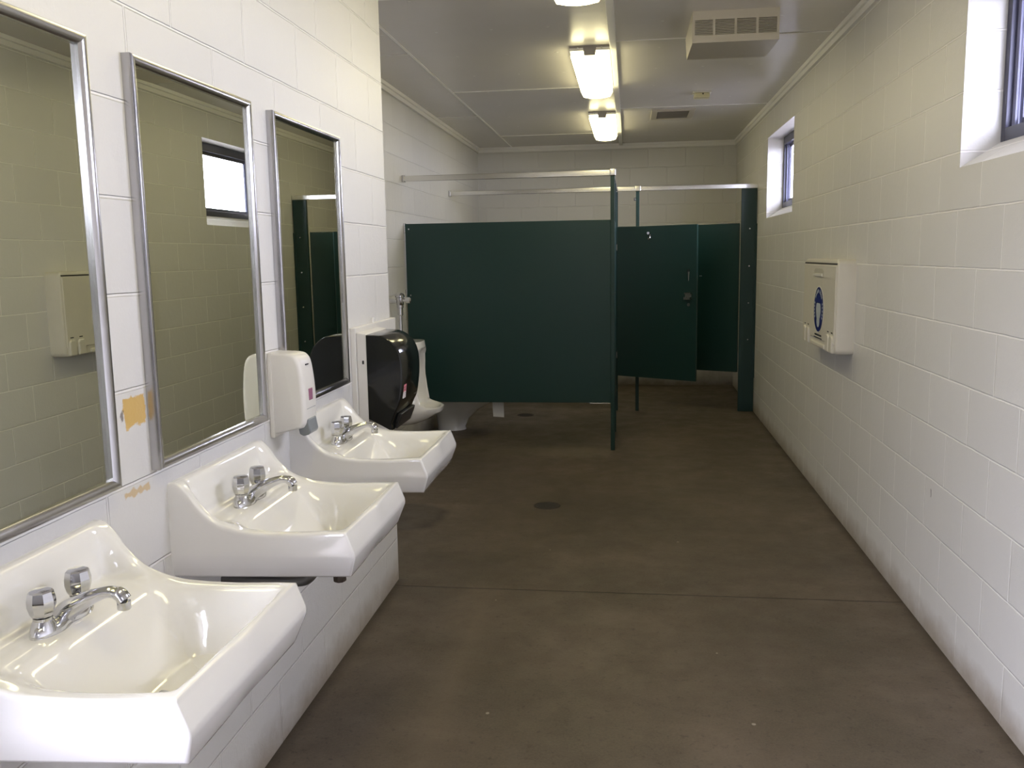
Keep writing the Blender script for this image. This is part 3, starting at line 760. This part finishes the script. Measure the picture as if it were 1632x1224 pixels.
# door swung out to the right
hp = Vector((-0.108, 8.432)); ep = Vector((0.588, 8.028)); dd = (ep - hp).normalized(); nn = Vector((dd.y, -dd.x))   # nn faces the camera
door = panel('door', hp, ep, 0.355, 1.735, 0.026, s1)
def on_door(along, z, out): p = hp + dd * along + nn * (0.013 + out); return (p.x, p.y, z)
bm = B()   # coat hook
add_tube(bm, [on_door(0.345, 1.668, 0), on_door(0.345, 1.668, 0.035)], 0.006, 10)
add_lathe(bm, [(0.011, -0.006), (0.013, 0.0), (0.011, 0.006)], on_door(0.345, 1.67, 0.040), 'y', 16)
add_tube(bm, catmull([on_door(0.345, 1.66, 0.004), on_door(0.345, 1.625, 0.008), on_door(0.345, 1.612, 0.03), on_door(0.345, 1.628, 0.042)], 4), 0.005, 10)
obj('coat_hook', bm, CHROME, door, smooth=35)
bm = B(); add_tube(bm, [on_door(0.730, 1.335, 0.006), on_door(0.730, 1.245, 0.006)], [0.010, 0.004], 10)
add_tube(bm, [on_door(0.730, 1.335, 0.0), on_door(0.730, 1.335, 0.016)], 0.012, 12)
obj('pull_handle', bm, CHROME, door, smooth=35)
bm = B()
lp = [on_door(0.700, 0, 0), on_door(0.765, 0, 0)]
for (z0_, z1_, o_) in ((1.128, 1.142, 0.030), (1.080, 1.104, 0.040), (1.09, 1.135, 0.012)):
    a = Vector(on_door(0.700, z0_, 0)); c = Vector(on_door(0.762, z0_, 0)); n3 = Vector((nn.x, nn.y, 0)) * o_
    vv = [bm.verts.new(x) for x in (a, c, c + n3, a + n3)]; up = [bm.verts.new(x.co + Vector((0, 0, z1_ - z0_))) for x in vv]
    bm.faces.new(vv[::-1]); bm.faces.new(up)
    for i in range(4): bm.faces.new((vv[i], vv[(i + 1) % 4], up[(i + 1) % 4], up[i]))
obj('latch', bm, ALRAIL, door, smooth=0)
bm = B(); add_tube(bm, [on_door(0.730, 1.035, 0), on_door(0.730, 1.035, 0.004)], 0.014, 14); obj('bolt_cap', bm, GALV, door)
for z in (0.55, 1.55):
    bm = B(); add_lathe(bm, [(0.010, -0.03), (0.010, 0.03)], (hp.x - 0.004, hp.y + 0.006, z), 'z', 12)
    add_box(bm, FX - 0.01, hp.x + 0.004, hp.y, Y2 - 0.016, z - 0.018, z + 0.018); obj('hinge', bm, DULLCH, s1)

s2 = thing('toilet_stall', 'far dark green toilet stall beside the right wall, its door standing open inwards', 'toilet stall', (0, 0, 0), 'dark green toilet stalls')
panel('side_panel', (XL2 + 0.012, Y2), (FX - 0.018, Y2), PZ0, PZ1, 0.025, s2)
panel('head_rail', (XL2, Y2), (XR, Y2), 2.064, 2.104, 0.030, s2, material=ALRAIL)
panel('post', (0.057, Y2), (0.089, Y2), 0, 2.062, 0.032, s2)
panel('front_panel', (FX + 0.018, Y2), (0.056, Y2), PZ0, PZ1, 0.025, s2)
panel('rail_cap', (0.045, Y2), (0.101, Y2), 2.060, 2.112, 0.044, s2, material=ALRAIL, bevel=0.006)
bm = B(); add_box(bm, XL2, XL2 + 0.02, Y2 - 0.022, Y2 + 0.022, 2.058, 2.110); obj('rail_bracket', bm, DULLCH, s2, bevel=0.002)
pil = panel('pilaster', (1.013, Y2), (1.153, Y2), 0, 2.062, 0.032, s2)
box_obj('wall_channel', (1.139, XR, Y2 - 0.024, Y2 + 0.024, 0.32, 1.745), TEAL, s2, bevel=0.002)
for z in (1.70, 1.36, 1.02, 0.68): dot(pil, (1.092, Y2 - 0.016, z), (0, -1, 0), 0.008)
box_obj('door_bumper', (0.038, 0.057, Y2 - 0.02, Y2 + 0.01, 1.975, 2.005), GALV, s2, bevel=0.004)
h2 = Vector((1.008, 8.575)); a25 = math.radians(25); e2 = h2 + Vector((-math.cos(a25), math.sin(a25))) * 0.88
d2 = panel('door', e2, h2, 0.368, 1.748, 0.026, s2)
panel('edge_strip', e2, h2, 1.748, 1.756, 0.012, s2, material=DULLCH)
k = 0.40; px_ = h2 + (e2 - h2) * k
for dx in (0, 0.016):
    bm = B(); c = h2 + (e2 - h2) * (0.41 + dx); add_lathe(bm, [(0.004, 0), (0.003, -0.004)], (c.x - 0.0055, c.y - 0.0125, 1.27), 'y', 10); obj('screw', bm, CHROME, d2)

# ------------------------------------------------------------------ baby changing station
t = thing('changing_station', 'folded cream baby changing station on the right wall with a blue oval emblem', 'changing station', (XR, 5.26, 0.945))
HB2 = 0.437; Hh = 0.495; Dp = 0.10
def shell(bm, hy, z0, z1, x0, x1, r, n=6):
    """rounded slab: outline rounded in the wall plane, front edge softened"""
    def outline(inset):
        pts = []
        rr = max(r - inset, 0.004)
        for cx, cz, a0 in ((hy - r, z1 - r, 0), (-hy + r, z1 - r, 90), (-hy + r, z0 + r, 180), (hy - r, z0 + r, 270)):
            for k in range(n + 1):
                a = math.radians(a0 + 90 * k / n); pts.append((cx + rr * math.cos(a), cz + rr * math.sin(a)))
        return pts
    rings = []
    s = 1 if x1 > x0 else -1
    for x, ins in ((x0, 0), (x1 - s * 0.016, 0), (x1 - s * 0.008, 0.002), (x1 - s * 0.002, 0.008), (x1, 0.016)):
        rings.append([bm.verts.new((x, y, z)) for y, z in outline(ins)])
    m_ = len(rings[0])
    for A, C in zip(rings, rings[1:]):
        for i in range(m_): bm.faces.new((A[i], A[(i + 1) % m_], C[(i + 1) % m_], C[i]))
    bm.faces.new(rings[0]); bm.faces.new(rings[-1][::-1])
bm = B(); shell(bm, HB2, 0, Hh, 0, -0.094, 0.03); body = obj('body', bm, BCS, t, smooth=30)
bm = B(); shell(bm, HB2 - 0.012, 0.045, 0.468, -0.088, -Dp, 0.012); dr = obj('door_panel', bm, BCS, t, smooth=30)
box_obj('gap', (-0.0965, -0.090, -HB2 + 0.014, HB2 - 0.014, 0.468, 0.476), DARKIN, body)
# recessed handle
bm = B()
pts = [(-0.125, 0.398), (0.125, 0.398), (0.118, 0.432), (0.09, 0.444), (-0.09, 0.444), (-0.118, 0.432)]
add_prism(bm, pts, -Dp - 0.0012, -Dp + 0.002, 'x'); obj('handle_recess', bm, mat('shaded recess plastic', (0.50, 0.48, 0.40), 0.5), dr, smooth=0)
bm = B(); add_prism(bm, [(-0.115, 0.400), (0.115, 0.400), (0.105, 0.416), (-0.105, 0.416)], -Dp - 0.010, -Dp + 0.002, 'x'); obj('handle_lip', bm, WHITEPL, dr, bevel=0.002)
# bottom ribs with strap slots
for yy in (-0.375, -0.285, 0.255, 0.345):
    bm = B(); add_prism(bm, [(yy - 0.035, 0.004), (yy + 0.035, 0.004), (yy + 0.035, 0.085), (yy + 0.022, 0.098), (yy - 0.022, 0.098), (yy - 0.035, 0.085)], -Dp - 0.010, -0.05, 'x')
    obj('hinge_rib', bm, BCS, t, bevel=0.009, seg=3)
    box_obj('strap_slot', (-Dp - 0.0015, -Dp + 0.002, yy - 0.016, yy + 0.016, 0.108, 0.114), DARKIN, dr)
bm = B(); add_prism(bm, [(-0.19, 0.004), (0.17, 0.004), (0.17, 0.03), (-0.19, 0.03)], -Dp - 0.006, -0.05, 'x'); obj('centre_rib', bm, BCS, t, bevel=0.008, seg=3)
# emblem: blue disc with pale ring marks and a pale rounded figure
NAVY = mat('navy print', (0.012, 0.022, 0.16), 0.35); PALE = mat('pale print', (0.50, 0.55, 0.58), 0.4)
ey, ez = -0.028, 0.215
def disc(name, rad_y, rad_z, cy, cz, d, m, parent, seg=48):
    bm = B(); add_prism(bm, [(cy + rad_y * math.cos(2 * PI * k / seg), cz + rad_z * math.sin(2 * PI * k / seg)) for k in range(seg)], -Dp - d, -Dp + 0.001, 'x')
    return obj(name, bm, m, parent, smooth=0)
em = disc('emblem', 0.133, 0.133, ey, ez, 0.0014, WHITEPL, dr)
disc('emblem_disc', 0.125, 0.125, ey, ez, 0.0020, NAVY, em)
bm = B()
for k in range(22):
    a = math.radians(-25 + 230 * k / 21)
    c, s = math.cos(a), math.sin(a); r0, r1_ = 0.095, 0.114; wd = 0.0055
    if k in (5, 11, 16): continue
    P = [(ey + c * r0 - s * wd, ez + s * r0 + c * wd), (ey + c * r1_ - s * wd, ez + s * r1_ + c * wd), (ey + c * r1_ + s * wd, ez + s * r1_ - c * wd), (ey + c * r0 + s * wd, ez + s * r0 - c * wd)]
    add_prism(bm, P, -Dp - 0.0026, -Dp, 'x')
obj('emblem_ring_marks', bm, PALE, em, smooth=0)
disc('emblem_shape', 0.060, 0.058, ey, ez - 0.005, 0.0026, PALE, em)
disc('emblem_shape', 0.038, 0.034, ey, ez - 0.066, 0.0027, PALE, em)
bm = B(); add_prism(bm, [(ey - 0.05, ez + 0.035), (ey + 0.05, ez + 0.035), (ey + 0.04, ez + 0.07), (ey, ez + 0.082), (ey - 0.04, ez + 0.07)], -Dp - 0.0030, -Dp, 'x'); obj('emblem_band', bm, NAVY, em, smooth=0)
bm = B(); rnd = random.Random(3)
for row, (zz, hh_, wdt) in enumerate(((0.066, 0.010, 0.088), (0.052, 0.006, 0.100))):
    y = ey - wdt
    while y < ey + wdt:
        l_ = rnd.uniform(0.006, 0.014); add_box(bm, -Dp - 0.0016, -Dp + 0.001, y, y + l_, zz, zz + hh_); y += l_ + rnd.uniform(0.003, 0.006)
obj('caption_print', bm, mat('dark print', (0.05, 0.055, 0.06), 0.6), dr, smooth=0)

# ------------------------------------------------------------------ floor drains
RUST = mat('dark cast iron', (0.045, 0.037, 0.029), 0.6, 0.2)
def drain(x, y, r, label):
    t = thing('floor_drain', label, 'drain', (x, y, 0.0), 'round floor drains')
    bm = B(); seg = 32
    P = [[bm.verts.new((rr * math.cos(2 * PI * k / seg), rr * math.sin(2 * PI * k / seg), z)) for k in range(seg)] for rr, z in ((r, 0.0005), (r * 0.97, 0.003), (r * 0.86, 0.003), (r * 0.85, 0.0005))]
    for A, C in zip(P, P[1:]):
        for k in range(seg): bm.faces.new((A[k], A[(k + 1) % seg], C[(k + 1) % seg], C[k]))
    obj('rim', bm, RUST, t)
    bm = B(); add_lathe(bm, [(r * 0.85, 0.0002), (r * 0.85, 0.0012)], (0, 0, 0), 'z', 32); g_ = obj('grate', bm, RUST, t)
    bm = B()
    for k in range(-3, 4):
        l_ = math.sqrt(max(0, (r * 0.74) ** 2 - (k * r * 0.2) ** 2)); add_box(bm, -l_, l_, k * r * 0.2 - r * 0.05, k * r * 0.2 + r * 0.05, 0.0012, 0.0016)
    obj('slots', bm, DARKIN, g_)
drain(-0.488, 5.19, 0.080, 'dark round floor drain in the open floor left of centre')
drain(-0.97, 8.25, 0.080, 'dark floor drain seen under the near stall panel')
